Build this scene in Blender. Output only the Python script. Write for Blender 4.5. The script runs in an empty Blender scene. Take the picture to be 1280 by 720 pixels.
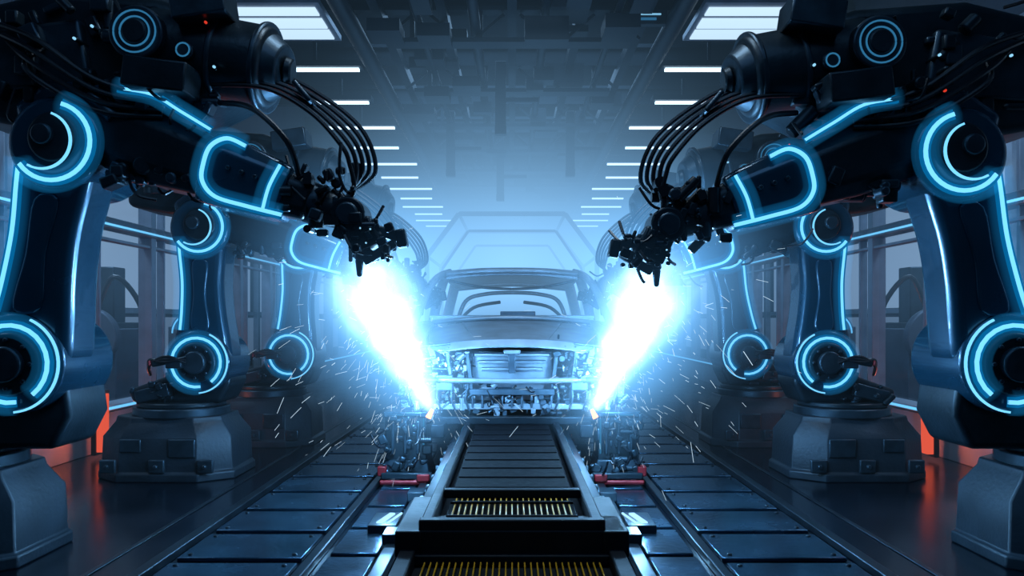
import bpy, bmesh, math, random
from mathutils import Vector, Matrix
random.seed(7)
scene = bpy.context.scene
scene.view_settings.view_transform = 'Standard'
scene.view_settings.look = 'None'

# ------------------------------------------------------------ materials
def nd(nt, t, **kw):
    n = nt.nodes.new(t)
    for k, v in kw.items(): setattr(n, k, v)
    return n
def pbr(name, col, metal=0.0, rough=0.5, var=0.25, scale=6.0, bump=0.0, bscale=40, spec=0.5, coat=0.0):
    m = bpy.data.materials.new(name); m.use_nodes = True
    nt = m.node_tree; b = nt.nodes['Principled BSDF']
    b.inputs['Metallic'].default_value = metal
    b.inputs['Coat Weight'].default_value = coat
    b.inputs['Specular IOR Level'].default_value = spec
    tc = nd(nt, 'ShaderNodeTexCoord')
    nz = nd(nt, 'ShaderNodeTexNoise'); nz.inputs['Scale'].default_value = scale; nz.inputs['Detail'].default_value = 5
    nt.links.new(tc.outputs['Object'], nz.inputs['Vector'])
    r = nd(nt, 'ShaderNodeValToRGB')
    r.color_ramp.elements[0].position = .3; r.color_ramp.elements[1].position = .7
    r.color_ramp.elements[0].color = [c*(1-var) for c in col]+[1]
    r.color_ramp.elements[1].color = [min(1, c*(1+var)) for c in col]+[1]
    nt.links.new(nz.outputs['Fac'], r.inputs['Fac']); nt.links.new(r.outputs['Color'], b.inputs['Base Color'])
    mr = nd(nt, 'ShaderNodeMapRange')
    mr.inputs['To Min'].default_value = max(.03, rough*(1-var)); mr.inputs['To Max'].default_value = min(1, rough*(1+var))
    nt.links.new(nz.outputs['Fac'], mr.inputs['Value']); nt.links.new(mr.outputs['Result'], b.inputs['Roughness'])
    if bump > 0:
        n2 = nd(nt, 'ShaderNodeTexNoise'); n2.inputs['Scale'].default_value = bscale
        nt.links.new(tc.outputs['Object'], n2.inputs['Vector'])
        bp = nd(nt, 'ShaderNodeBump'); bp.inputs['Strength'].default_value = bump; bp.inputs['Distance'].default_value = .01
        nt.links.new(n2.outputs['Fac'], bp.inputs['Height']); nt.links.new(bp.outputs['Normal'], b.inputs['Normal'])
    return m
def emis(name, col, s):
    m = bpy.data.materials.new(name); m.use_nodes = True
    nt = m.node_tree; nt.nodes.clear()
    o = nd(nt, 'ShaderNodeOutputMaterial'); e = nd(nt, 'ShaderNodeEmission')
    e.inputs['Color'].default_value = (*col, 1); e.inputs['Strength'].default_value = s
    nt.links.new(e.outputs[0], o.inputs['Surface'])
    return m
def vol_mat(name, build):
    m = bpy.data.materials.new(name); m.use_nodes = True; nt = m.node_tree; nt.nodes.clear()
    o = nd(nt, 'ShaderNodeOutputMaterial'); build(nt, o); return m
M = {}
M['dark'] = pbr('dark_cast_metal', (.014, .028, .038), .45, .40, .3, 5, .15)
M['dark2'] = pbr('gunmetal', (.033, .058, .078), .6, .38, .3, 8, .1)
M['teal'] = pbr('teal_painted_casting', (.008, .055, .095), .35, .26, .2, 3, .0, coat=.4)
M['ped'] = pbr('pedestal_paint', (.018, .031, .044), .25, .45, .3, 4, .2)
M['hose'] = pbr('black_rubber', (.006, .01, .015), 0, .35, .2, 10)
M['steel'] = pbr('bare_body_steel', (.34, .42, .50), .45, .36, .25, 6, .05)
M['steeld'] = pbr('dark_body_steel', (.10, .15, .20), .55, .40, .3, 9, .1)
M['frame'] = pbr('window_frame_metal', (.32, .38, .46), .4, .4, .15, 5)
M['gantry'] = pbr('gantry_paint', (.10, .14, .19), .3, .5, .15, 5)
M['kick'] = pbr('kick_panel_paint', (.35, .42, .5), .1, .5, .15, 3)
M['floor'] = pbr('floor_epoxy', (.005, .009, .015), .1, .22, .35, 1.5, .06, 12)
M['plate'] = pbr('floor_steel_plate', (.06, .125, .19), .85, .25, .4, 3, .15, 30)
M['rail'] = pbr('rail_steel', (.025, .038, .05), .7, .35, .3, 5)
M['belt'] = pbr('black_belt', (.003, .0035, .005), 0, .8, .2, 20, .2, spec=.08)
M['blackp'] = pbr('black_powdercoat', (.006, .009, .013), .1, .6, .2, 8, .1, spec=.25)
M['yellow'] = pbr('yellow_grating', (.75, .36, .01), .0, .5, .3, 20)
M['ceil'] = pbr('ceiling_steel', (.02, .035, .05), .4, .5, .3, 2)
M['wall'] = pbr('wall_paint', (.05, .07, .10), .0, .6, .25, 1.5)
M['red'] = pbr('red_paint', (.28, .012, .018), .2, .45, .3, 8)
M['neon'] = emis('cyan_led', (.17, .60, 1.0), 1.35)
M['neonb'] = emis('cyan_led_diffuser', (.0, .16, .42), .6)  # dim emissive band painted around each LED strip as its glow
M['blue'] = emis('blue_glow', (.05, .30, .6), .5)  # also carries the painted edge highlights on conveyor and carriage
M['tiny'] = emis('indicator_led', (.3, .7, 1.0), 1.0)
M['redled'] = emis('red_led', (1, .06, .03), .7)
M['orange'] = emis('orange_lamp', (1.0, .12, .06), .9)
M['tube'] = emis('ceiling_lamp', (.65, .84, 1.0), 4)
M['sky'] = emis('ceiling_panel_diffuser', (.62, .82, 1.0), 1.5)
M['frost'] = emis('corridor_glow', (.40, .60, .88), .62)  # made-up glow behind the glass that gives the windows their pale light
M['wallglowd'] = emis('corridor_glow_dim', (.33, .52, .8), .38)  # dimmer version of the same added glow, for the lower row
M['spark'] = emis('spark', (.6, .82, 1.0), 1.1)
M['hot'] = emis('hot_metal', (1.0, .35, .15), 3)
M['glint'] = emis('floor_glint_emitter', (.35, .7, 1.0), 1.6)  # added emitter imitating weld glare reflected on the track
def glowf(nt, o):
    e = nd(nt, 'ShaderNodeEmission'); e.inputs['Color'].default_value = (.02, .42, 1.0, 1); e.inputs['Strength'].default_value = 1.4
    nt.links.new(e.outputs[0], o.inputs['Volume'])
M['glow'] = vol_mat('led_bloom', glowf)  # glowing tubes added around LED strips to imitate bloom
g = bpy.data.materials.new('partition_glass'); g.use_nodes = True
nt = g.node_tree; nt.nodes.clear()
o = nd(nt, 'ShaderNodeOutputMaterial'); mx = nd(nt, 'ShaderNodeMixShader'); tr = nd(nt, 'ShaderNodeBsdfTransparent')
gl = nd(nt, 'ShaderNodeBsdfGlossy'); gl.inputs['Roughness'].default_value = .08; mx.inputs[0].default_value = .12
tr.inputs[0].default_value = (.9, .96, 1, 1)
nt.links.new(tr.outputs[0], mx.inputs[1]); nt.links.new(gl.outputs[0], mx.inputs[2]); nt.links.new(mx.outputs[0], o.inputs['Surface'])
M['glass'] = g

# ------------------------------------------------------------ builder
def catmull(pts, n=6, closed=False):
    P = [Vector(p) for p in pts]; out = []
    N = len(P)
    rng = range(N) if closed else range(N-1)
    for i in rng:
        if closed: a, b, c, d = P[i-1], P[i], P[(i+1) % N], P[(i+2) % N]
        else: a, b, c, d = P[max(i-1, 0)], P[i], P[i+1], P[min(i+2, N-1)]
        for k in range(n):
            t = k/n
            out.append(.5*((2*b)+(c-a)*t+(2*a-5*b+4*c-d)*t*t+(3*b-a-3*c+d)*t**3))
    if not closed: out.append(P[-1])
    return out

class Build:
    def __init__(s, name, sx=1, loc=(0, 0, 0), bevel=.008):
        s.e = bpy.data.objects.new(name, None); bpy.context.collection.objects.link(s.e)
        s.e.empty_display_size = .2
        s.loc = Vector(loc); s.e.location = s.loc
        s.sx = sx; s.parts = {}; s.bev = {}; s.db = bevel
    def bm(s, part, mat):
        k = (part, mat)
        if k not in s.parts: s.parts[k] = bmesh.new()
        return s.parts[k]
    def box(s, part, mat, c, size, ry=0, rx=0, rz=0, taper=1.0):
        bm = s.bm(part, mat)
        R = Matrix.Rotation(rz, 4, 'Z') @ Matrix.Rotation(ry, 4, 'Y') @ Matrix.Rotation(rx, 4, 'X')
        vs = []
        for x in (-.5, .5):
            for y in (-.5, .5):
                for z in (-.5, .5):
                    k = taper if z > 0 else 1
                    vs.append(bm.verts.new(Vector(c)+(R @ Vector((x*size[0]*k, y*size[1]*k, z*size[2])))))
        for f in ((0, 1, 3, 2), (4, 6, 7, 5), (0, 4, 5, 1), (2, 3, 7, 6), (0, 2, 6, 4), (1, 5, 7, 3)):
            bm.faces.new([vs[i] for i in f])
    def loft(s, part, mat, rings, caps=True, closed=True):
        bm = s.bm(part, mat); prev = None; first = None
        for r in rings:
            cur = [bm.verts.new(v) for v in r]
            if prev:
                n = len(cur)
                for i in range(n if closed else n-1):
                    bm.faces.new((prev[i], prev[(i+1) % n], cur[(i+1) % n], cur[i]))
            else: first = cur
            prev = cur
        if caps:
            bm.faces.new(first); bm.faces.new(prev)
    def cyl(s, part, mat, p1, p2, r1, r2=None, n=28):
        p1 = Vector(p1); p2 = Vector(p2); r2 = r1 if r2 is None else r2
        d = (p2-p1).normalized(); a = d.orthogonal().normalized(); b = d.cross(a)
        R = []
        for p, r in ((p1, r1), (p2, r2)):
            R.append([p+a*math.cos(2*math.pi*i/n)*r+b*math.sin(2*math.pi*i/n)*r for i in range(n)])
        s.loft(part, mat, R)
    def prism(s, part, mat, outline, y0, y1):
        s.loft(part, mat, [[Vector((u, y0, z)) for u, z in outline], [Vector((u, y1, z)) for u, z in outline]])
    def tube(s, part, mat, pts, r, n=8, smooth=6):
        P = catmull(pts, smooth) if smooth else [Vector(p) for p in pts]
        rings = []; ref = None
        for i, p in enumerate(P):
            d = (P[min(i+1, len(P)-1)]-P[max(i-1, 0)]).normalized()
            if ref is None: a = d.orthogonal().normalized()
            else:
                a = ref-d*ref.dot(d); a.normalize()
            ref = a; b = d.cross(a)
            rings.append([p+a*math.cos(2*math.pi*k/n)*r+b*math.sin(2*math.pi*k/n)*r for k in range(n)])
        s.loft(part, mat, rings)
    def ribbon(s, part, mat, pts, w, y0, t=.006, smooth=6):
        P = catmull([(p[0], 0, p[1]) for p in pts], smooth) if smooth else [Vector((p[0], 0, p[1])) for p in pts]
        rings = []
        for i, p in enumerate(P):
            d = (P[min(i+1, len(P)-1)]-P[max(i-1, 0)]).normalized(); nrm = Vector((-d.z, 0, d.x))
            a = p+nrm*w/2; b = p-nrm*w/2
            rings.append([Vector((a.x, y0-t, a.z)), Vector((b.x, y0-t, b.z)), Vector((b.x, y0+t, b.z)), Vector((a.x, y0+t, a.z))])
        s.loft(part, mat, rings)
    def arc(s, part, c, R, a0, a1, y0, w=.02, glow=.055, n=24):
        pts = [(c[0]+math.cos(math.radians(a0+(a1-a0)*i/n))*R, c[1]+math.sin(math.radians(a0+(a1-a0)*i/n))*R) for i in range(n+1)]
        s.neon(part, pts, y0, w, glow, 0)
    def neon(s, part, pts, y0, w=.02, glow=.055, smooth=6):
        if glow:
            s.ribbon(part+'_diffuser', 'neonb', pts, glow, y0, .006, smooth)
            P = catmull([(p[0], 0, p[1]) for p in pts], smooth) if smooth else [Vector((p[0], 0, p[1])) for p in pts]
            s.tube(part+'_bloom', 'glow', [(p[0], y0-.01, p[2]) for p in P], .066, 12, 0)
        s.ribbon(part, 'neon', pts, w, y0-.006, .006, smooth)
    def greeble(s, part, mats, lo, hi, n, smin=.02, smax=.08):
        for i in range(n):
            c = [random.uniform(lo[k], hi[k]) for k in range(3)]
            mt = random.choice(mats); q = random.random()
            if q < .55: s.box(part, mt, c, [random.uniform(smin, smax) for _ in range(3)], ry=random.choice([0, 0, .4, -.4]))
            elif q < .85:
                d = Vector(random.choice([(0, 1, 0), (1, 0, 0), (0, 0, 1), (.7, 0, .7)]))*random.uniform(smin, smax)
                s.cyl(part, mt, Vector(c)-d, Vector(c)+d, random.uniform(smin*.5, smax*.45), n=12)
            else:
                a = Vector(c); b = a+Vector([random.uniform(-1, 1)*smax*2 for _ in range(3)])
                s.tube(part, 'hose', [a, (a+b)/2+Vector((0, -smax*.6, -smax*.5)), b], .008, 6, 4)
    def done(s):
        for i, ((part, mat), bm) in enumerate(s.parts.items()):
            for v in bm.verts: v.co.x *= s.sx
            for v in bm.verts: v.co -= s.loc
            bmesh.ops.recalc_face_normals(bm, faces=bm.faces)
            me = bpy.data.meshes.new(part); bm.to_mesh(me); bm.free()
            for p in me.polygons: p.use_smooth = True
            me.set_sharp_from_angle(angle=math.radians(35))
            ob = bpy.data.objects.new(part, me); bpy.context.collection.objects.link(ob)
            me.materials.append(M[mat]); ob.parent = s.e
            w = s.bev.get(part, s.db)
            if w and mat not in ('neon', 'neonb', 'hose', 'spark', 'glass', 'tube', 'glow'):
                md = ob.modifiers.new('bevel', 'BEVEL'); md.width = w; md.segments = 2 if w < .02 else 4
                md.limit_method = 'ANGLE'; md.angle_limit = math.radians(35)
        return s.e

# ------------------------------------------------------------ robots
def robot(sx, y, ul, zl, ue, ze, ub, reach=1.0, dn=0.0):
    """u = distance outward from hall centre line; y = front plane of the arm castings"""
    b = Build('welding_robot', sx, (sx*ub, y+.3, 0)); b.db = .01
    yc = y+.28
    def octo(r, z, k=.42):
        h = r; c = r*k
        P = [(-h, -h+c), (-h+c, -h), (h-c, -h), (h, -h+c), (h, h-c), (h-c, h), (-h+c, h), (-h, h-c)]
        return [Vector((ub+p[0], yc+p[1]*.8, z)) for p in P]
    b.loft('pedestal', 'ped', [octo(.52, 0), octo(.52, .06), octo(.50, .07), octo(.49, .32), octo(.41, .43), octo(.40, .47)])
    b.bev['pedestal'] = .012
    for a in (-.36, 0, .36):
        b.box('pedestal_bracket', 'dark2', (ub+a, yc-.41, .12), (.12, .03, .10))
        b.cyl('pedestal_bolts', 'dark2', (ub+a, yc-.45, .12), (ub+a, yc-.38, .12), .018, n=8)
    for (ou, oz, w_, h_) in ((-.18, .25, .2, .14), (.2, .27, .16, .10)):
        b.box('pedestal_hatch', 'dark2', (ub+ou, yc-.40, oz), (w_, .02, h_))
    b.cyl('turntable', 'dark2', (ub-.02, yc, .46), (ub-.02, yc, .53), .36)
    b.cyl('turntable', 'dark', (ub-.02, yc, .53), (ub-.02, yc, .57), .33)
    out = [(ub+.30, .56), (ub+.34, .66), (ul+.30, .76), (ul+.19, zl+.02), (ul-.10, zl+.1), (ul-.19, zl-.05), (ul-.22, .72), (ul-.14, .56)]
    b.prism('waist_casting', 'dark', out, yc-.16, yc+.24); b.bev['waist_casting'] = .035
    b.box('waist_cover', 'dark2', (ub+.12, yc-.19, .64), (.26, .08, .10), ry=.25)
    b.greeble('waist_fittings', ['dark', 'dark2'], (ub-.15, yc-.24, .58), (ub+.3, yc-.16, .72), 10, .02, .06)
    b.cyl('lower_joint', 'teal', (ul, y+.02, zl), (ul, y+.52, zl), .245, n=48)
    b.bev['lower_joint'] = .025
    b.cyl('lower_joint_cap', 'dark', (ul, y-.02, zl), (ul, y+.05, zl), .15, n=40)
    b.cyl('lower_joint_hub', 'dark2', (ul, y-.06, zl), (ul, y+.0, zl), .085, n=24)
    for i in range(8):
        a = i*math.pi/4
        b.cyl('lower_joint_bolts', 'dark2', (ul+.115*math.cos(a), y-.035, zl+.115*math.sin(a)), (ul+.115*math.cos(a), y, zl+.115*math.sin(a)), .012, n=8)
    b.arc('lower_ring_led', (ul, zl), .185, -100, 232, y+.005, .02, .05)
    b.arc('lower_rim_led', (ul-.0, zl), .232, 115, 265, y+.012, .010, .0)
    b.box('cable_block', 'dark2', (ul+.13, y-.06, zl+.0), (.12, .09, .08))
    b.box('cable_block', 'dark', (ul+.24, y-.06, zl+.01), (.12, .07, .06), ry=.2)
    b.box('cable_block_clip', 'red', (ul+.31, y-.07, zl+.0), (.02, .06, .04))
    for k in range(3):
        b.tube('joint_cables', 'hose', [(ul+.04, y-.09, zl+.02*k), (ul+.18, y-.12, zl+.05-.02*k), (ul+.33, y-.05, zl-.02+.02*k), (ul+.40, y+.12, zl-.10)], .012)
    def L(t, off):
        return (ul+(ue-ul)*t+off, zl+(ze-zl)*t)
    outl = [L(-.12, .13), L(.0, .225), L(.18, .20), L(.40, .165), L(.62, .165), L(.85, .19), L(1.0, .205), L(1.12, .14), L(1.14, -.06), L(1.0, -.17), L(.8, -.175), L(.6, -.165), L(.38, -.185), L(.15, -.225), L(0, -.235), L(-.12, -.14)]
    outl = [(p.x, p.z) for p in catmull([(u, 0, z) for u, z in outl], 4, True)]
    b.prism('lower_arm', 'teal', outl, y+.04, y+.34); b.bev['lower_arm'] = .06
    rec = [L(.25, .06), L(.5, .05), L(.75, .06), L(.75, -.06), L(.5, -.05), L(.25, -.08)]
    rec = [(p.x, p.z) for p in catmull([(u, 0, z) for u, z in rec], 4, True)]
    b.prism('lower_arm_rib', 'teal', rec, y+.025, y+.06); b.bev['lower_arm_rib'] = .02
    b.neon('lower_arm_led', [L(.24, .135), L(.38, .125), L(.6, .125), L(.82, .15), L(.93, .16)], y+.028, .018, .045)
    b.cyl('elbow_joint', 'teal', (ue, y+.0, ze), (ue, y+.52, ze), .225, n=48); b.bev['elbow_joint'] = .03
    b.cyl('elbow_cap', 'dark', (ue-.01, y-.03, ze+.02), (ue-.01, y+.03, ze+.02), .12, n=36)
    b.cyl('elbow_hub', 'dark2', (ue+.03, y-.06, ze+.03), (ue+.03, y, ze+.03), .05, n=20)
    b.arc('elbow_led', (ue, ze), .185, 105, 325, y-.008, .02, .05)
    b.arc('elbow_inner_led', (ue+.03, ze-.0), .135, 110, 300, y-.034, .010, .0)
    def P(t, dz): return (ue-t*reach, ze+dz)
    hs = [P(-.62, .18), P(-.60, .66), P(-.1, .78), P(.45, .74), P(.82, .62), P(.90, .34), P(.62, .20), P(.30, .16), P(.05, .10), P(-.3, .12)]
    b.prism('upper_housing', 'dark', hs, y+.12, y+.62); b.bev['upper_housing'] = .05
    b.prism('housing_cover', 'dark2', [P(-.45, .26), P(-.42, .55), P(.08, .62), P(.14, .30)], y+.07, y+.14); b.bev['housing_cover'] = .02
    b.prism('shoulder_yoke', 'teal', [P(-.16, -.10), P(-.24, .2), P(-.05, .34), P(.28, .28), P(.34, .06), P(.14, -.14)], y+.06, y+.5); b.bev['shoulder_yoke'] = .04
    def V(t, dy, dz): return Vector((ue-t*reach, y+dy, ze+dz))
    b.cyl('motor_barrel', 'dark', V(.38, .26, .52), V(.98, .22, .42), .225, .20, 40); b.bev['motor_barrel'] = .03
    for t in (.72, .93):
        b.cyl('motor_bands', 'dark2', V(t, .247, .52-(t-.38)*.167), V(t+.03, .245, .515-(t-.38)*.167), .228, n=40)
    b.cyl('motor_end', 'dark2', V(.98, .22, .42), V(1.05, .21, .405), .17, .12, 32)
    b.cyl('motor_end', 'dark', V(1.05, .21, .405), V(1.09, .21, .40), .07, .06, 20)
    b.box('motor_terminal_box', 'dark2', V(.70, .06, .66), (.26, .22, .14), ry=.15)
    b.box('motor_terminal_box', 'dark', V(.52, .0, .30), (.30, .2, .14), ry=-.12)
    b.cyl('badge_drum', 'dark2', V(.40, -.02, .52), V(.40, .2, .52), .13, n=40)
    b.cyl('badge_core', 'dark', V(.40, -.04, .52), V(.40, .0, .52), .06, n=30)
    for RR in (.100, .070):
        pts = [(V(.40, 0, 0).x+RR*math.cos(i*math.pi/16), ze+.52+RR*math.sin(i*math.pi/16)) for i in range(33)]
        b.ribbon('badge_ring', 'blue', pts, .008, y-.026, .005, 0)
    b.cyl('small_badge', 'dark2', V(.62, .0, .44), V(.62, .1, .44), .045, n=24)
    pts = [(V(.62, 0, 0).x+.032*math.cos(i*math.pi/8), ze+.44+.032*math.sin(i*math.pi/8)) for i in range(17)]
    b.ribbon('badge_ring', 'blue', pts, .008, y-.004, .004, 0)
    b.greeble('housing_fittings', ['dark', 'dark2', 'dark'], (ue+.5, y+.02, ze+.2), (ue-.3*reach, y+.14, ze+.72), 34, .02, .10)
    b.greeble('housing_fittings', ['dark', 'dark2'], (ue-.1*reach, y+.02, ze+.14), (ue-.78*reach, y+.16, ze+.34), 34, .02, .09)
    for k in range(7):
        c = V(random.uniform(-.5, .8), .06, random.uniform(.25, .7))
        b.cyl('indicator_lamps', 'tiny' if k != 3 else 'redled', c+Vector((0, -.055, 0)), c+Vector((0, -.04, 0)), .007, n=8)
        b.cyl('indicator_stems', 'dark', c+Vector((0, -.04, 0)), c+Vector((0, .08, 0)), .012, n=8)
    for k in range(4):
        b.tube('housing_hoses', 'hose', [V(-.45+.1*k, .05, .62-.06*k), V(-.1, -.02, .5-.06*k), V(.2, .0, .30-.05*k), V(.5, .05, .22-.03*k)], .013)
    w = Vector((ue-1.20*reach, y+.16, ze-.27+dn))
    def sec(c, ax, hh, hy):
        up = Vector((-ax.z, 0, ax.x));
        if up.z < 0: up = -up
        pr = [(-1, -.55), (-.7, -1), (.7, -1), (1, -.55), (1, .55), (.7, 1), (-.7, 1), (-1, .55)]
        return [c+Vector((0, hy*q[0], 0))+up*hh*q[1] for q in pr]
    s0 = V(.12, .24, .10); ax = (w-s0).normalized(); LN = (w-s0).length
    def F(t, v=0.0, dy=-.0):
        up = Vector((-ax.z, 0, ax.x))
        if up.z < 0: up = -up
        return s0+ax*LN*t+up*v+Vector((0, dy, 0))
    b.loft('forearm', 'dark', [sec(F(0), ax, .17, .2), sec(F(.35), ax, .17, .2), sec(F(.55), ax, .145, .17), sec(F(.8), ax, .12, .14), sec(F(1.0), ax, .095, .11)])
    b.bev['forearm'] = .015
    b.loft('forearm_shell', 'teal', [sec(F(.54), ax, .175, .20), sec(F(.60), ax, .175, .20), sec(F(.84), ax, .145, .165), sec(F(.90), ax, .13, .15)])
    b.bev['forearm_shell'] = .02
    def FN(part, pts, w_=.018, g=.042, smooth=6):
        P3 = catmull([(F(t, v).x, F(t).y-(.207 if t < .6 else .207-.15*(t-.6)), F(t, v).z) for t, v in pts], smooth)
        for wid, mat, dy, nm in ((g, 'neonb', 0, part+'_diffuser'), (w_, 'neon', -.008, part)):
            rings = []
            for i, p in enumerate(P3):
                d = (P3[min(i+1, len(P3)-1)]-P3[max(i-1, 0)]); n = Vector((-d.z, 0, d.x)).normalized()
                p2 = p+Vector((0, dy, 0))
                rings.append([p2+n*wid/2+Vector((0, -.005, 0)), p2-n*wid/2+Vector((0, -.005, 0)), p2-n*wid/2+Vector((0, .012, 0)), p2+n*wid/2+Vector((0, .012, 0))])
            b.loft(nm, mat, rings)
        b.tube(part+'_bloom', 'glow', [p+Vector((0, -.012, 0)) for p in P3], .055, 10, 0)
    FN('forearm_led', [(.70, .145), (.62, .15), (.565, .09), (.56, .0), (.58, -.08), (.65, -.13), (.78, -.125), (.93, -.11)])
    FN('forearm_led_bar', [(.86, .115), (.845, .0), (.85, -.11)], .014, .036)
    FN('upper_led', [(.10, .21), (.25, .235), (.40, .20), (.54, .165)], .014, .036)
    b.greeble('forearm_fittings', ['dark', 'dark2'], (F(.12).x, y+.02, F(.2).z-.22), (F(.58).x, y+.2, F(.5).z-.02), 24, .03, .10)
    for k in range(3):
        b.cyl('forearm_cover_bolts', 'dark2', F(.66+.06*k, .02, -.21), F(.66+.06*k, .02, -.15), .012, n=8)
    b.cyl('wrist_roll', 'dark2', F(.98), F(1.06), .105, .10, 30)
    b.cyl('wrist_roll', 'dark', F(1.06), F(1.16), .09, .08, 30)
    c = F(1.18)
    b.cyl('wrist_bend', 'dark', c+Vector((0, -.11, 0)), c+Vector((0, .11, 0)), .085, n=28)
    b.cyl('wrist_bend_cap', 'dark2', c+Vector((0, -.13, 0)), c+Vector((0, -.1, 0)), .055, n=20)
    g0 = c+Vector((-.06, 0, -.10))
    b.box('gun_body', 'dark', g0, (.15, .16, .14), ry=.45)
    b.cyl('gun_flange', 'dark2', c+Vector((-.03, 0, -.02)), g0, .07, .085, 24)
    b.box('gun_arm_upper', 'dark', g0+Vector((-.10, 0, .02)), (.20, .06, .055), ry=-.25)
    b.box('gun_arm_upper', 'dark', g0+Vector((-.19, 0, -.01)), (.05, .08, .09), ry=.2)
    b.box('gun_arm_lower', 'dark', g0+Vector((-.08, 0, -.08)), (.18, .05, .045), ry=.55)
    tip = g0+Vector((.02, -.0, -.20))
    b.cyl('torch_body', 'dark2', g0+Vector((0, 0, -.05)), tip+Vector((0, 0, .08)), .038, .028, 16)
    b.cyl('torch_nozzle', 'dark2', tip+Vector((0, 0, .09)), tip, .022, .012, 14)
    b.greeble('wrist_fittings', ['dark', 'dark2', 'hose'], (F(.9).x, y+.03, c.z-.09), (c.x-.06, y+.16, F(.9).z+.13), 52, .02, .07)
    b.greeble('gun_fittings', ['dark', 'dark', 'dark2'], (g0.x+.08, g0.y-.11, g0.z-.10), (g0.x-.15, g0.y+.09, g0.z+.07), 48, .015, .05)
    for k in range(3):
        cc = g0+Vector((random.uniform(-.08, .06), -.11, random.uniform(-.05, .05)))
        b.cyl('indicator_lamps', 'tiny', cc, cc+Vector((0, .01, 0)), .005, n=6)
        b.cyl('indicator_stems', 'dark', cc+Vector((0, .01, 0)), cc+Vector((0, .1, 0)), .009, n=6)
    for k in range(5):
        o_ = (k-2)
        b.tube('hose_bundle', 'hose', [V(.72, .10+.05*k, .34+.02*o_), V(1.0, .05+.05*k, .33+.03*o_), V(1.22, .04+.05*k, .22+.035*o_),
               V(1.40+.016*o_, .04+.05*k, .05+.03*o_), V(1.45+.022*o_, .05+.05*k, -.10), Vector((c.x+.015*o_, y+.06+.04*k, c.z+.12)), Vector((c.x+.02, y+.08+.04*k, c.z+.03))], .0115, 8, 8)
    b.tube('hose_bundle', 'hose', [V(.75, .12, .22), V(.95, .0, .16), V(1.12, -.02, -.0), F(.93, .10, -.1)], .014, 8, 8)
    b.box('hose_clamp', 'dark2', V(1.18, .12, .25), (.025, .22, .13), ry=.7)
    b.done()
    return Vector((sx*tip.x, tip.y, tip.z))

R = {}
for sx in (-1, 1):
    k = 1 if sx < 0 else 0
    R[(sx, 1)] = robot(sx, 3.80, 2.40 if k else 2.40, .99, 2.19 if k else 2.15, 2.05 if k else 2.0, 2.90)
    R[(sx, 2)] = robot(sx, 6.00, 2.38, .88, 2.36, 1.90, 2.62, .98)
    R[(sx, 3)] = robot(sx, 7.60, 2.13 if k else 2.25, .87, 2.03 if k else 2.03, 1.88, 2.42, .80)

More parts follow.
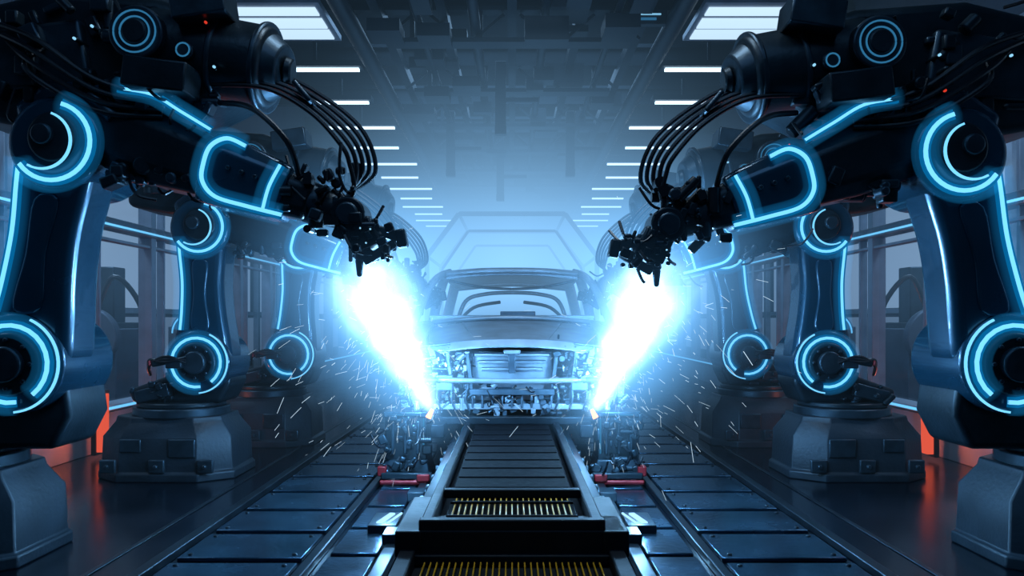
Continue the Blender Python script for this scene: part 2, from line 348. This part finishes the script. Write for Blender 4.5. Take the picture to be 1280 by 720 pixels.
# ------------------------------------------------------------ car body in white
random.seed(11)
c = Build('car_body', 1.08, (0, 7.6, 0)); c.db = .006
Y0 = 6.15
def arch(y, hw, z, crown, n=14, th=0, drop=0):
    return [Vector((hw*(-1+2*i/n), y, z+crown*(1-(-1+2*i/n)**2)-drop*abs(-1+2*i/n)**5-th)) for i in range(n+1)]
rings = []
for y, hw, z in ((7.85, .60, 1.625), (8.0, .63, 1.655), (8.4, .65, 1.68), (9.0, .64, 1.67), (9.5, .61, 1.62)):
    top = arch(y, hw, z, .045); bot = arch(y, hw, z-.03, .045)
    rings.append(top+bot[::-1])
c.loft('roof_panel', 'steel', rings)
for s in (-1, 1):
    c.tube('a_pillar', 'steel', [(s*.83, 7.05, 1.10), (s*.80, 7.25, 1.24), (s*.73, 7.62, 1.51), (s*.66, 7.88, 1.635), (s*.56, 7.95, 1.68)], .036, 10)
    c.tube('roof_rail', 'steel', [(s*.65, 7.88, 1.635), (s*.67, 8.4, 1.67), (s*.66, 9.1, 1.66), (s*.62, 9.6, 1.60)], .035, 10)
    c.tube('b_pillar', 'steel', [(s*.66, 8.45, 1.66), (s*.76, 8.5, 1.3), (s*.80, 8.5, .9), (s*.80, 8.5, .58)], .05, 8)
    c.tube('c_pillar', 'steel', [(s*.63, 9.5, 1.61), (s*.72, 9.9, 1.35), (s*.78, 10.1, 1.15)], .06, 8)
    c.box('sill', 'steel', (s*.80, 8.2, .54), (.12, 2.4, .13))
    rings = []
    for i in range(13):
        y = Y0+.02+i*.09
        q = min(1, (y-Y0)/.95)
        ph = (y-6.75)/.40
        arch_z = .62+.28*math.sqrt(max(0, 1-ph*ph)) if abs(ph) < 1 else .60
        zt = 1.015+.145*q**.8
        xo = .80+.05*math.sin(min(1, (y-Y0)/.45)*math.pi/2)
        rings.append([Vector((s*x, y, z)) for x, z in ((.64, zt+.02), (.72, zt+.010), (xo-.05, zt-.035), (xo, zt-.11), (xo+.015, (zt+arch_z)/2), (xo, arch_z), (xo-.05, arch_z), (xo-.06, zt-.15), (.71, zt-.05), (.64, zt-.02))])
    c.loft('front_fender', 'steel', rings)
    xc = s*.62
    for dx, dz, w, h, ry in ((0, .085, .36, .016, s*.10), (0, -.085, .32, .014, s*-.06), (-.17*1, -.0, .014, .17, 0), (.17, 0, .016, .15, 0)):
        c.box('lamp_aperture_flange', 'steeld', (xc+dx, Y0+.0, .915+dz), (w, .06, h), ry=ry)
    c.box('lamp_aperture_back', 'dark2', (xc, Y0+.16, .915), (.32, .03, .18))
    c.box('lamp_mount', 'steeld', (xc-s*.05, Y0+.06, .93), (.05, .08, .16), ry=.3*s)
    c.box('lamp_mount', 'steeld', (xc+s*.04, Y0+.04, .89), (.24, .06, .022), ry=.2*s)
    c.greeble('lamp_brackets', ['steeld', 'steel', 'steeld', 'dark2'], (xc-.14, Y0+.0, .84), (xc+.14, Y0+.12, .99), 26, .012, .045)
    c.tube('bumper_corner', 'steeld', [(s*.50, Y0-.07, .74), (s*.68, Y0-.04, .745), (s*.80, Y0+.05, .76), (s*.84, Y0+.22, .78)], .022, 10)
    c.box('crush_can', 'steeld', (s*.48, Y0+.08, .72), (.12, .3, .12))
    c.box('side_member', 'steeld', (s*.48, Y0+.8, .70), (.10, 1.5, .13))
    c.box('strut_tower', 'steel', (s*.58, 6.9, .90), (.24, .32, .36), taper=.8)
    c.box('lower_bracket', 'steeld', (s*.66, Y0+.02, .60), (.12, .10, .22), ry=s*.3)
    c.greeble('front_brackets', ['steel', 'steeld', 'dark2', 'steeld'], (s*.46, Y0-.05, .48), (s*.80, Y0+.14, .84), 120, .010, .06)
    c.greeble('front_brackets', ['steel', 'steeld', 'dark2'], (s*.30, Y0-.02, .52), (s*.48, Y0+.10, 1.0), 60, .010, .055)
    for q in range(5):
        c.tube('front_pipes', 'steeld', [(s*(.30+.1*q), Y0-.02, .50), (s*(.33+.1*q), Y0-.07, .60), (s*(.31+.11*q), Y0-.03, .72)], .009, 6, 5)
    rings = []
    for i in range(8):
        y = 9.0+i*.2
        rings.append([Vector((s*x, y, z)) for x, z in ((.74, 1.15), (.82, 1.12), (.86, .95), (.85, .65), (.81, .65), (.78, 1.05))])
    c.loft('rear_quarter', 'steel', rings)
    c.tube('roof_bow', 'steeld', [(s*.62, 8.5, 1.62), (s*.3, 8.5, 1.55), (0, 8.5, 1.53)], .016, 8)
    c.tube('parcel_brace', 'steeld', [(s*.60, 9.3, 1.15), (s*.4, 9.0, 1.34), (s*.12, 8.9, 1.40)], .02, 8)
c.tube('bulkhead_frame', 'steel', [(-.60, 9.3, 1.15), (-.50, 9.3, 1.42), (-.3, 9.3, 1.50), (0, 9.3, 1.52), (.3, 9.3, 1.50), (.50, 9.3, 1.42), (.60, 9.3, 1.15)], .024, 8)
c.tube('windshield_header', 'steel', [(-.60, 7.88, 1.655), (-.3, 7.84, 1.68), (0, 7.83, 1.685), (.3, 7.84, 1.68), (.60, 7.88, 1.655)], .032, 10)
c.tube('cowl_rail', 'steel', [(-.80, 7.14, 1.16), (-.4, 7.06, 1.205), (0, 7.04, 1.22), (.4, 7.06, 1.205), (.80, 7.14, 1.16)], .022, 10)
c.box('dashboard_beam', 'steel', (0, 7.45, 1.21), (1.42, .14, .07))
c.box('dashboard_bracket', 'steeld', (.05, 7.4, 1.255), (.3, .1, .05))
c.tube('rear_header', 'steel', [(-.60, 9.55, 1.58), (0, 9.62, 1.635), (.60, 9.55, 1.58)], .035, 8)
c.box('rear_shelf', 'steeld', (0, 9.9, 1.15), (1.45, .5, .05))
rings = []
for y, hw, z, cr in ((Y0-.04, .50, .975, .03), (Y0+.0, .58, 1.015, .04), (6.4, .62, 1.065, .05), (6.75, .655, 1.115, .05), (7.02, .68, 1.145, .05)):
    rings.append(arch(y, hw, z, cr, drop=.02)+arch(y, hw, z-.02, cr, drop=.02)[::-1])
c.loft('hood_panel', 'steel', rings)
for s in (-1, 1):
    c.tube('hood_crease', 'steel', [(s*.26, Y0+.02, 1.045), (s*.33, 6.5, 1.112), (s*.40, 7.0, 1.172)], .010, 6)
c.box('floor_pan', 'steeld', (0, 8.4, .50), (1.5, 3.6, .05))
c.box('firewall', 'steeld', (0, 7.12, .85), (1.4, .05, .58))
for z, w, h in ((.965, 1.06, .018), (.535, 1.12, .045)):
    c.box('radiator_support', 'steel', (0, Y0, z), (w, .07, h))
for x in (-.30, .30, -.44, .44):
    c.box('radiator_support', 'steeld', (x, Y0+.01, .77), (.028, .07, .44), ry=.12*(1 if x > 0 else -1))
for i in range(3):
    c.box('cooling_slats', 'steel', (0, Y0+.04, .93-.055*i), (.54-.05*i, .03, .022), rx=.35)
c.box('radiator_core', 'steel', (0, Y0+.10, .78), (.58, .04, .42))
c.box('center_latch_post', 'steeld', (0, Y0-.0, .88), (.05, .04, .18))
c.box('latch', 'steel', (0, Y0-.03, .955), (.12, .04, .03))
c.tube('bumper_beam', 'steel', [(-.52, Y0-.07, .745), (-.3, Y0-.10, .74), (0, Y0-.11, .735), (.3, Y0-.10, .74), (.52, Y0-.07, .745)], .022, 10)
c.box('lower_beam', 'steeld', (0, Y0-.06, .65), (.60, .05, .045))
for i in range(9):
    c.box('lower_grille_bars', 'steeld', (-.28+i*.07, Y0-.03, .59), (.016, .04, .13))
c.greeble('front_center_brackets', ['steel', 'steeld', 'dark2'], (-.32, Y0-.06, .48), (.32, Y0+.02, .72), 90, .010, .05)
c.greeble('engine_parts', ['steeld', 'dark2', 'steel'], (-.5, 6.3, .55), (.5, 6.95, .95), 60, .04, .12)
c.done()

# ------------------------------------------------------------ carriage under the car
d = Build('assembly_carriage', 1, (0, 7.4, 0)); d.db = .008
for s in (-1, 1):
    for yy in (5.92, 9.6):
        x = s*.77
        d.box('pedestal_block', 'dark', (x, yy, .34), (.30, .30, .32))
        d.box('pedestal_foot', 'dark2', (x, yy, .13), (.36, .40, .12), taper=.85)
        d.box('pedestal_cap', 'dark2', (x, yy, .515), (.32, .32, .04))
        for q in (-.09, 0, .09):
            d.box('pedestal_ribs', 'dark2', (x+q, yy-.16, .35), (.025, .04, .24))
        d.cyl('locating_pin', 'steel', (x-.06*s, yy-.0, .53), (x-.06*s, yy-.0, .60), .025, .015, 12)
        d.box('pedestal_highlight', 'blue', (x-s*.13, yy-.155, .36), (.012, .012, .26))  # blue highlights on the block edges, put in as emission
        d.box('pedestal_highlight', 'blue', (x, yy-.17, .515), (.22, .012, .010))
        d.box('clamp_jaw', 'dark', (x-s*.02, yy-.24, .09), (.36, .06, .045))
        d.box('clamp_red', 'red', (x+s*.16, yy-.20, .12), (.06, .10, .07))
        d.box('clamp_red', 'red', (x-s*.14, yy-.26, .08), (.09, .06, .05))
        d.cyl('clamp_roller', 'red', (x-.17, yy-.26, .045), (x+.17, yy-.26, .045), .018, n=12)
        d.greeble('pedestal_fittings', ['dark', 'dark2', 'dark'], (x-.16, yy-.22, .08), (x+.16, yy-.13, .50), 46, .02, .07)
        d.cyl('caster_wheel', 'hose', (x-.06, yy, .055), (x+.06, yy, .055), .055, n=20)
    d.box('carriage_beam', 'rail', (s*.55, 7.8, .38), (.10, 3.9, .10))
for yy in (6.1, 7.4, 9.4):
    d.box('carriage_crossbeam', 'rail', (0, yy, .435), (1.5, .10, .06))
d.done()

# ------------------------------------------------------------ centre conveyor
v = Build('conveyor', 1, (0, 5, 0)); v.db = .006
v.box('conveyor_bed', 'blackp', (0, 6.9, .17), (.66, 7.4, .34))
v.box('belt', 'belt', (0, 7.15, .385), (.56, 6.9, .03))
for i in range(26):
    v.box('belt_cleats', 'belt', (0, 3.8+i*.25, .403), (.54, .02, .006))
for s in (-1, 1):
    v.box('side_guard', 'blackp', (s*.335, 6.9, .385), (.045, 7.6, .07))
    v.box('side_guard_lip', 'rail', (s*.40, 6.9, .33), (.08, 7.5, .025), ry=s*.4)
    v.box('side_skirt', 'dark2', (s*.43, 6.9, .16), (.03, 7.4, .28), ry=-s*.12)
    for i in range(22):
        v.cyl('guide_rollers', 'dark2', (s*.46, 3.7+i*.3, .22), (s*.50, 3.7+i*.3, .22), .03, n=12)
    for i in range(6):
        v.box('guard_edge_glow', 'blue', (s*.36, 4.3+i*.5, .405), (.010, .20, .012))  # blue reflections along the guard edges, put in as emissive strips
v.box('grating_frame', 'blackp', (0, 3.09, .405), (.72, .05, .05))
v.box('grating_frame', 'blackp', (0, 3.66, .405), (.62, .05, .04))
v.box('grating_tray', 'belt', (0, 3.37, .36), (.56, .56, .03))
for i in range(21):
    x = -.25+i*.025
    v.box('grating_bars', 'yellow', (x, 3.37, .388), (.006, .48, .012))
for q in (3.25, 3.5):
    v.box('grating_crossbar', 'blackp', (0, q, .398), (.54, .015, .014))
v.box('front_step', 'blackp', (0, 3.18, .19), (.88, .24, .40))
for s in (-1, 1):
    v.box('front_step_shoulder', 'blackp', (s*.40, 3.35, .34), (.10, .6, .10))
v.box('lower_step', 'blackp', (0, 2.75, .13), (.86, .64, .26))
v.box('lower_step_frame', 'blackp', (0, 3.04, .285), (.80, .03, .04))
for i in range(29):
    x = -.33+i*.0236
    v.box('lower_grating_bars', 'yellow', (x, 2.80, .280), (.006, .42, .012))
for s in (-1, 1):
    v.box('lower_step_cheek', 'blackp', (s*.40, 2.75, .27), (.06, .62, .10))
v.done()

# ------------------------------------------------------------ room
def mesh_obj(name, mat, boxes):
    me = bpy.data.meshes.new(name); bm = bmesh.new()
    for cc, sz in boxes:
        bmesh.ops.create_cube(bm, size=1, matrix=Matrix.Translation(cc) @ Matrix.Diagonal((*sz, 1)))
    bm.to_mesh(me); bm.free()
    ob = bpy.data.objects.new(name, me); bpy.context.collection.objects.link(ob); me.materials.append(M[mat])
    return ob
mesh_obj('floor', 'floor', [((0, 15, -.1), (13, 36, .2))])
mesh_obj('ceiling', 'ceil', [((0, 15, 5.3), (13, 36, .2))])
mesh_obj('wall_back', 'wall', [((0, 33, 2.6), (13, .2, 5.2))])
mesh_obj('wall_left', 'wall', [((-6.4, 15, 2.6), (.2, 36, 5.2))])
mesh_obj('wall_right', 'wall', [((6.4, 15, 2.6), (.2, 36, 5.2))])
t = Build('floor_track', 1, (0, 8, 0)); t.db = .006
for s in (-1, 1):
    for x, w in ((.62, .07), (.98, .05), (1.72, .06)):
        t.box('track_rail', 'rail', (s*x, 10, .022), (w, 16, .044))
    for i in range(26):
        y = 2.6+i*.52
        t.box('track_plates', 'plate', (s*1.35, y, .012), (.62, .44, .024))
        t.box('track_plates_inner', 'plate', (s*.80, y+.1, .010), (.24, .46, .020))
        for a in (-.26, .26):
            for q in (-.17, .17):
                t.cyl('plate_bolts', 'rail', (s*1.35+a, y+q, .02), (s*1.35+a, y+q, .032), .014, n=8)
    for i in range(7):
        t.box('track_sensor', 'dark2', (s*.62, 3.2+i*1.0, .06), (.11, .16, .06))
    t.box('floor_seam', 'rail', (s*2.0, 12, .004), (.03, 20, .008))
t.done()
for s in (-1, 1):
    f = Build('floor_glint', 1, (s*.72, 4.55, .03)); f.db = .004  # added glowing piece standing in for weld reflections on the floor
    f.box('glint_base', 'rail', (s*.72, 4.55, .04), (.16, .30, .05))
    f.box('glint_strip', 'glint', (s*.72, 4.55, .068), (.035, .22, .012), rz=s*.2)
    f.box('glint_strip', 'glint', (s*.67, 4.55, .068), (.012, .24, .012), rz=s*.2)
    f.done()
    l = bpy.data.lights.new('glint_fill_light', 'POINT'); l.energy = 10; l.color = (.25, .6, 1.0); l.shadow_soft_size = .03  # extra lamp added to spread that glint over the track
    ob = bpy.data.objects.new('glint_fill_light', l); ob.location = (0, 0, .14); bpy.context.collection.objects.link(ob); ob.parent = f.e
for s in (-1, 1):
    p = Build('window_%d' % (1 if s < 0 else 2), 1, (s*3.8, 14, 0)); p.db = .006
    X = s*3.8
    p.box('kick_panel', 'kick', (X, 15.5, .17), (.10, 26, .34))
    p.box('sill', 'frame', (X-s*.05, 15.5, .40), (.22, 26, .05))
    p.box('sill_led', 'neon', (X-s*.168, 15.5, .40), (.012, 26, .022))
    p.box('transom', 'frame', (X-s*.02, 15.5, 2.10), (.16, 26, .10))
    p.box('transom', 'frame', (X-s*.02, 15.5, 1.95), (.08, 26, .03))
    p.box('transom_led', 'neon', (X-s*.108, 15.5, 2.08), (.012, 26, .018))
    p.box('head_beam', 'frame', (X, 15.5, 3.35), (.2, 26, .16))
    p.box('upper_panel', 'wall', (X, 15.5, 4.3), (.08, 26, 1.75))
    for i in range(20):
        y = 2.9+i*1.35
        p.box('mullion', 'frame', (X, y, 1.85), (.14, .11, 3.0))
        p.box('mullion', 'frame', (X, y+.32, 1.85), (.08, .04, 3.0))
    p.loft('glass_pane', 'glass', [[Vector((X, 2.5, .4)), Vector((X, 28.5, .4))], [Vector((X, 2.5, 3.3)), Vector((X, 28.5, 3.3))]], False, False)
    p.done()
    q = Build('corridor_glow_wall', 1, (s*6.2, 14, 0)); q.db = 0  # glowing wall added to brighten the windows from behind
    for i in range(15):
        y = 3.2+i*1.9
        q.box('luminous_panel', 'frost', (s*6.28, y, 2.3), (.03, 1.3, 1.8))
        q.box('luminous_panel_low', 'wallglowd', (s*6.28, y+.2, .75), (.03, 1.4, 1.0))
        q.box('panel_post', 'frame', (s*6.2, y+.95, 2.0), (.12, .14, 4.0))
        q.box('panel_bar', 'frame', (s*6.2, y, 1.35), (.08, 1.9, .08))
    q.done()
    for y in (6.9, 9.6, 12.6):
        m = Build('control_cabinet', 1, (s*4.9, y, 0)); m.db = .015
        m.box('cabinet', 'gantry', (s*4.9, y, .55), (.7, .9, 1.1))
        m.box('cabinet_top', 'dark2', (s*4.9, y, 1.13), (.6, .8, .08))
        m.cyl('reel', 'gantry', (s*4.85, y-.52, 1.0), (s*4.85, y-.40, 1.0), .34, n=32)
        m.cyl('reel_hub', 'frame', (s*4.85, y-.56, 1.0), (s*4.85, y-.50, 1.0), .14, n=24)
        a0 = 0 if s > 0 else 60
        pts = [(s*4.85+.30*math.cos(math.radians(a0+i*6)), 1.0+.30*math.sin(math.radians(a0+i*6))) for i in range(21)]
        m.ribbon('reel_led', 'neon', pts, .018, y-.53, .006, 0)
        m.tube('reel_hose', 'hose', [(s*4.85, y-.3, 1.3), (s*4.6, y-.4, 1.7), (s*4.4, y-.2, 1.4), (s*4.4, y, .9)], .03)
        m.box('stack', 'dark2', (s*5.0, y+.25, 1.5), (.3, .3, .7))
        m.done()
for s in (-1, 1):
    for (y, z, h) in ((6.90 if s < 0 else 6.80, .31, .50), (10.6, .24, .3))+(((5.9, 1.72, .24),) if s > 0 else ()):
        w = Build('warning_beacon', 1, (s*3.60, y, z)); w.db = .004
        w.box('beacon_lens', 'orange', (s*3.545, y, z), (.06, .10, h))
        w.box('beacon_housing', 'dark2', (s*3.595, y, z), (.04, .13, h+.05))
        w.box('beacon_cap', 'dark2', (s*3.56, y, z+h/2+.02), (.09, .11, .03))
        w.done()
        l = bpy.data.lights.new('beacon_bulb', 'POINT'); l.energy = 13 if z < 1 else 3; l.color = (1, .16, .06); l.shadow_soft_size = .04
        ob = bpy.data.objects.new('beacon_bulb', l); ob.location = (-s*.18, 0, .0); bpy.context.collection.objects.link(ob); ob.parent = w.e
k = Build('roof_truss', 1, (0, 15, 4.8)); k.db = 0
for i in range(14):
    y = 5.0+i*1.9
    k.box('crossbeam', 'ceil', (0, y, 4.86), (12.6, .16, .05)); k.box('crossbeam', 'ceil', (0, y, 4.62), (12.6, .16, .05)); k.box('crossbeam', 'ceil', (0, y, 4.74), (12.6, .03, .24))
    for x in (-1.1, -.35, .35, 1.1):
        k.box('hanger', 'ceil', (x, y, 4.45), (.05, .05, .4))
    k.box('lower_tray', 'ceil', (0, y, 4.26), (2.6, .22, .05))
    for j in range(6):
        k.box('truss_diagonal', 'ceil', (-1.25+j*.5, y, 4.44), (.42, .03, .03), ry=.7*(1 if j % 2 else -1))
for x in (-4.4, -1.45, -.75, 0, .75, 1.45, 4.4):
    k.box('longitudinal_beam', 'ceil', (x, 17, 4.55), (.10, 26, .14))
for x, r in ((-1.75, .10), (1.75, .10), (.35, .05), (-.4, .06), (-1.0, .04), (1.1, .04)):
    k.cyl('pipe', 'ceil', (x, 4.5, 4.4), (x, 30, 4.4), r, n=14)
random.seed(3)
for i in range(60):
    x = random.uniform(-1.6, 1.6); y = random.uniform(6, 20)
    k.box('service_boxes', 'ceil', (x, y, random.uniform(4.15, 4.5)), (random.uniform(.1, .5), random.uniform(.1, .5), random.uniform(.06, .25)))
k.done()
hd = Build('hanging_service_mast', 1, (0, 11, 4)); hd.db = .01
for x, y, z0 in ((-.15, 10.5, 3.7), (-.22, 15, 3.5), (.95, 13, 3.6), (-1.0, 13, 3.6)):
    hd.box('mast', 'ceil', (x, y, (z0+4.6)/2), (.14, .12, 4.6-z0))
    hd.box('mast_arm', 'ceil', (x+.25, y, z0+.4), (.5, .06, .06))
    hd.box('mast_head', 'ceil', (x, y, z0), (.15, .15, .12))
hd.done()
hs = Build('hanging_display', 1, (1.5, 9.2, 4.4)); hs.db = .01
hs.box('display_body', 'dark2', (1.42, 8.6, 4.46), (.50, .1, .16)); hs.box('display_face', 'tiny', (1.42, 8.54, 4.48), (.36, .01, .02))
hs.box('display_face', 'blue', (1.38, 8.54, 4.43), (.34, .01, .03)); hs.box('display_hanger', 'dark2', (1.42, 8.6, 4.86), (.05, .05, .66))
hs.done()
for s in (-1, 1):
    for i in range(12):
        y = 9.9+i*1.5
        L_ = Build('ceiling_lamp', 1, (s*2.45, y, 4.3)); L_.db = 0
        hw = .55 if i % 2 == 0 else .40
        L_.box('lamp_housing', 'ceil', (s*2.45, y, 4.36), (2*hw+.1, .22, .07))
        L_.box('lamp_tube', 'tube', (s*2.45, y, 4.31), (2*hw, .07, .03))
        L_.box('lamp_stem', 'ceil', (s*2.45, y, 4.5), (.04, .04, .3))
        L_.done()
    L_ = Build('ceiling_light_panel', 1, (s*2.6, 8.55, 4.5)); L_.db = 0
    L_.box('panel_frame', 'frame', (s*2.55, 8.55, 4.42), (1.2, 1.1, .06))
    for j in range(3):
        L_.box('panel_diffuser', 'sky', (s*2.55, 8.22+j*.33, 4.385), (1.08, .27 if j else .20, .02))
    L_.box('panel_hanger', 'ceil', (s*2.55, 8.55, 4.6), (.06, .06, .4))
    L_.done()
gg = Build('scanner_gantry', 1, (0, 14, 0)); gg.db = .02
for yy in (15.0, 18.0):
    oc = [(1.6, 0), (1.6, 2.4), (1.0, 3.2), (-1.0, 3.2), (-1.6, 2.4), (-1.6, 0)]
    for i in range(5):
        a, b2 = oc[i], oc[i+1]
        gg.tube('gantry_frame', 'gantry', [(a[0], yy, a[1]), (b2[0], yy, b2[1])], .06, 4, 0)
    oc2 = [(x*.82, z*.9) for x, z in oc]
    for i in range(5):
        a, b2 = oc2[i], oc2[i+1]
        gg.tube('gantry_inner', 'gantry', [(a[0], yy, a[1]), (b2[0], yy, b2[1])], .035, 4, 0)
for x, z in ((1.6, 2.4), (1.0, 3.2), (-1.0, 3.2), (-1.6, 2.4)):
    gg.tube('gantry_tie', 'gantry', [(x, 15, z), (x, 18, z)], .035, 6, 0)
gg.done()

# ------------------------------------------------------------ haze (its lit look is put in as volume emission)
def mth(nt, op, a, b=None, cl=False):
    n = nd(nt, 'ShaderNodeMath', operation=op); n.use_clamp = cl
    for i, x in enumerate((a, b)):
        if x is None: continue
        if isinstance(x, (int, float)): n.inputs[i].default_value = x
        else: nt.links.new(x, n.inputs[i])
    return n.outputs[0]
def haze(nt, o):
    tc = nd(nt, 'ShaderNodeTexCoord'); ad0 = nd(nt, 'ShaderNodeVectorMath', operation='ADD'); ad0.inputs[1].default_value = (0, 1.0, .25)
    mp = nd(nt, 'ShaderNodeVectorMath', operation='MULTIPLY')
    mp.inputs[1].default_value = (1/3.8, 1/13.0, 1/2.4)
    nt.links.new(tc.outputs['Object'], ad0.inputs[0]); nt.links.new(ad0.outputs[0], mp.inputs[0])
    ln = nd(nt, 'ShaderNodeVectorMath', operation='LENGTH'); nt.links.new(mp.outputs[0], ln.inputs[0])
    f = mth(nt, 'SUBTRACT', 1.0, ln.outputs['Value'], True)
    f = mth(nt, 'POWER', f, 1.15)
    st = mth(nt, 'ADD', mth(nt, 'MULTIPLY', f, .30), .008)
    e = nd(nt, 'ShaderNodeEmission'); e.inputs['Color'].default_value = (.27, .56, .88, 1); nt.links.new(st, e.inputs['Strength'])
    a = nd(nt, 'ShaderNodeVolumeAbsorption'); a.inputs['Color'].default_value = (.12, .2, .28, 1); a.inputs['Density'].default_value = .13
    ad = nd(nt, 'ShaderNodeAddShader'); nt.links.new(e.outputs[0], ad.inputs[0]); nt.links.new(a.outputs[0], ad.inputs[1])
    nt.links.new(ad.outputs[0], o.inputs['Volume'])
M['haze'] = vol_mat('workshop_haze', haze)
hz = mesh_obj('workshop_haze', 'haze', [((0, 0, 0), (7.4, 24, 4.9))])
hz.location = (0, 17.3, 2.5)

def plume(name, p0, p1, r0, r1, strength, power, col, noise=True, ends=7.0, parent=None):
    p0 = Vector(p0); p1 = Vector(p1); L = (p1-p0).length
    def fn(nt, o):
        tc = nd(nt, 'ShaderNodeTexCoord'); sp = nd(nt, 'ShaderNodeSeparateXYZ'); nt.links.new(tc.outputs['Object'], sp.inputs[0])
        t_ = mth(nt, 'DIVIDE', sp.outputs[2], L)
        Rr = mth(nt, 'ADD', mth(nt, 'MULTIPLY', t_, r1-r0), r0)
        rr = mth(nt, 'SQRT', mth(nt, 'ADD', mth(nt, 'POWER', mth(nt, 'ABSOLUTE', sp.outputs[0]), 2.0), mth(nt, 'POWER', mth(nt, 'ABSOLUTE', sp.outputs[1]), 2.0)))
        f = mth(nt, 'POWER', mth(nt, 'SUBTRACT', 1.0, mth(nt, 'DIVIDE', rr, Rr), True), power)
        e1 = mth(nt, 'MULTIPLY', t_, ends, True); e2 = mth(nt, 'MULTIPLY', mth(nt, 'SUBTRACT', 1.0, t_), ends, True)
        f = mth(nt, 'MULTIPLY', f, mth(nt, 'MULTIPLY', e1, e2))
        if noise:
            mp = nd(nt, 'ShaderNodeVectorMath', operation='MULTIPLY'); mp.inputs[1].default_value = (1, 1, .35)
            nt.links.new(tc.outputs['Object'], mp.inputs[0])
            nz = nd(nt, 'ShaderNodeTexNoise'); nz.inputs['Scale'].default_value = 9; nz.inputs['Detail'].default_value = 3
            nt.links.new(mp.outputs[0], nz.inputs['Vector'])
            f = mth(nt, 'MULTIPLY', f, mth(nt, 'MULTIPLY', mth(nt, 'POWER', nz.outputs['Fac'], 3.0), 9.0))
        e = nd(nt, 'ShaderNodeEmission'); e.inputs['Color'].default_value = (*col, 1)
        nt.links.new(mth(nt, 'MULTIPLY', f, strength), e.inputs['Strength'])
        nt.links.new(e.outputs[0], o.inputs['Volume'])
    m = vol_mat(name+'_mat', fn)
    me = bpy.data.meshes.new(name); bm = bmesh.new()
    bmesh.ops.create_cone(bm, cap_ends=True, segments=24, radius1=r0, radius2=r1, depth=L, matrix=Matrix.Translation((0, 0, L/2)))
    bm.to_mesh(me); bm.free(); me.materials.append(m)
    ob = bpy.data.objects.new(name, me); bpy.context.collection.objects.link(ob)
    ob.rotation_mode = 'QUATERNION'; ob.rotation_quaternion = (p1-p0).to_track_quat('Z', 'Y'); ob.location = p0
    if parent: ob.parent = parent
    return ob

for s in (-1, 1):
    root = Build('welding_arc', 1, (0, 0, 0)); root.db = 0
    A = Vector((s*.82, 4.35, 1.48)); Bp = Vector((s*.585, 6.0, .48))
    plume('arc_plume', A, Bp, .38, .08, 20, 2.6, (.40, .70, 1.0), ends=6.0, parent=root.e)
    plume('arc_halo', A+Vector((s*.08, -.45, .32)), Bp+Vector((-s*.02, .1, -.1)), .95, .45, 2.8, 2.2, (.14, .45, .9), False, 3.0, parent=root.e)
    for i in range(420):
        f = random.random()**.8
        o0 = A.lerp(Bp, f)
        dr = Vector((random.gauss(s*.45, .8), random.gauss(-.1, .6), random.gauss(0, .7))).normalized()
        sp_ = random.uniform(.05, 1.0); g_ = random.uniform(.2, .9)
        def pos(tt): return o0+dr*sp_*tt+Vector((0, 0, -g_*.5*tt*tt))
        t0 = random.uniform(.3, .95); ln = random.uniform(.015, .09)
        pts = [pos(t0), pos(t0+ln*.5), pos(t0+ln)]
        if min(q.z for q in pts) < .05: continue
        root.tube('spark_streaks', 'spark', pts, random.uniform(.0006, .0016), 4, 0)
    root.cyl('molten_bead', 'hot', (s*.60, 5.70, .50), (s*.57, 5.70, .56), .022, .012, 12)
    root.done()
    for (loc, e_, r_) in (((s*.80, 4.6, 1.28), 60, .08), ((s*.66, 5.45, .82), 60, .06)):
        l = bpy.data.lights.new('arc_light', 'POINT'); l.energy = e_; l.color = (.24, .58, 1.0); l.shadow_soft_size = r_
        ob = bpy.data.objects.new('arc_light', l); ob.location = loc; bpy.context.collection.objects.link(ob); ob.parent = root.e

def area(name, loc, size, e_, col, rot=(0, 0, 0)):
    l = bpy.data.lights.new(name, 'AREA'); l.shape = 'RECTANGLE'; l.size, l.size_y = size; l.energy = e_; l.color = col
    ob = bpy.data.objects.new(name, l); ob.location = loc; ob.rotation_euler = rot; bpy.context.collection.objects.link(ob)
area('fill_light_front', (0, 1.5, 4.9), (5, 2), 42, (.25, .55, 1))  # fill light added above the camera, out of view, for the robot fronts
area('fill_light_car', (0, 4.2, 4.5), (1.6, .5), 70, (.6, .8, 1), (math.radians(28), 0, 0))  # fill light added to brighten the car front, tilted towards it
area('fill_light_left', (-5.2, 8, 4.9), (1.2, 10), 360, (.48, .72, 1))  # added area light that brightens the left corridor behind the glass
area('fill_light_right', (5.2, 8, 4.9), (1.2, 10), 360, (.48, .72, 1))  # added area light that brightens the right corridor behind the glass
area('fill_light_back', (0, 12.5, 5.1), (4, 5), 200, (.4, .68, 1))  # area light added under the ceiling to light the robots from behind

w = bpy.data.worlds.new('world'); scene.world = w; w.use_nodes = True
w.node_tree.nodes['Background'].inputs[0].default_value = (.03, .10, .19, 1)
w.node_tree.nodes['Background'].inputs[1].default_value = .25

cam = bpy.data.cameras.new('camera'); co = bpy.data.objects.new('camera', cam); bpy.context.collection.objects.link(co)
co.location = (0, 0, 1.2); co.rotation_euler = (math.radians(90), 0, 0)
cam.lens = 28; cam.sensor_width = 36; cam.shift_y = 40/1280; cam.clip_end = 200
scene.camera = co
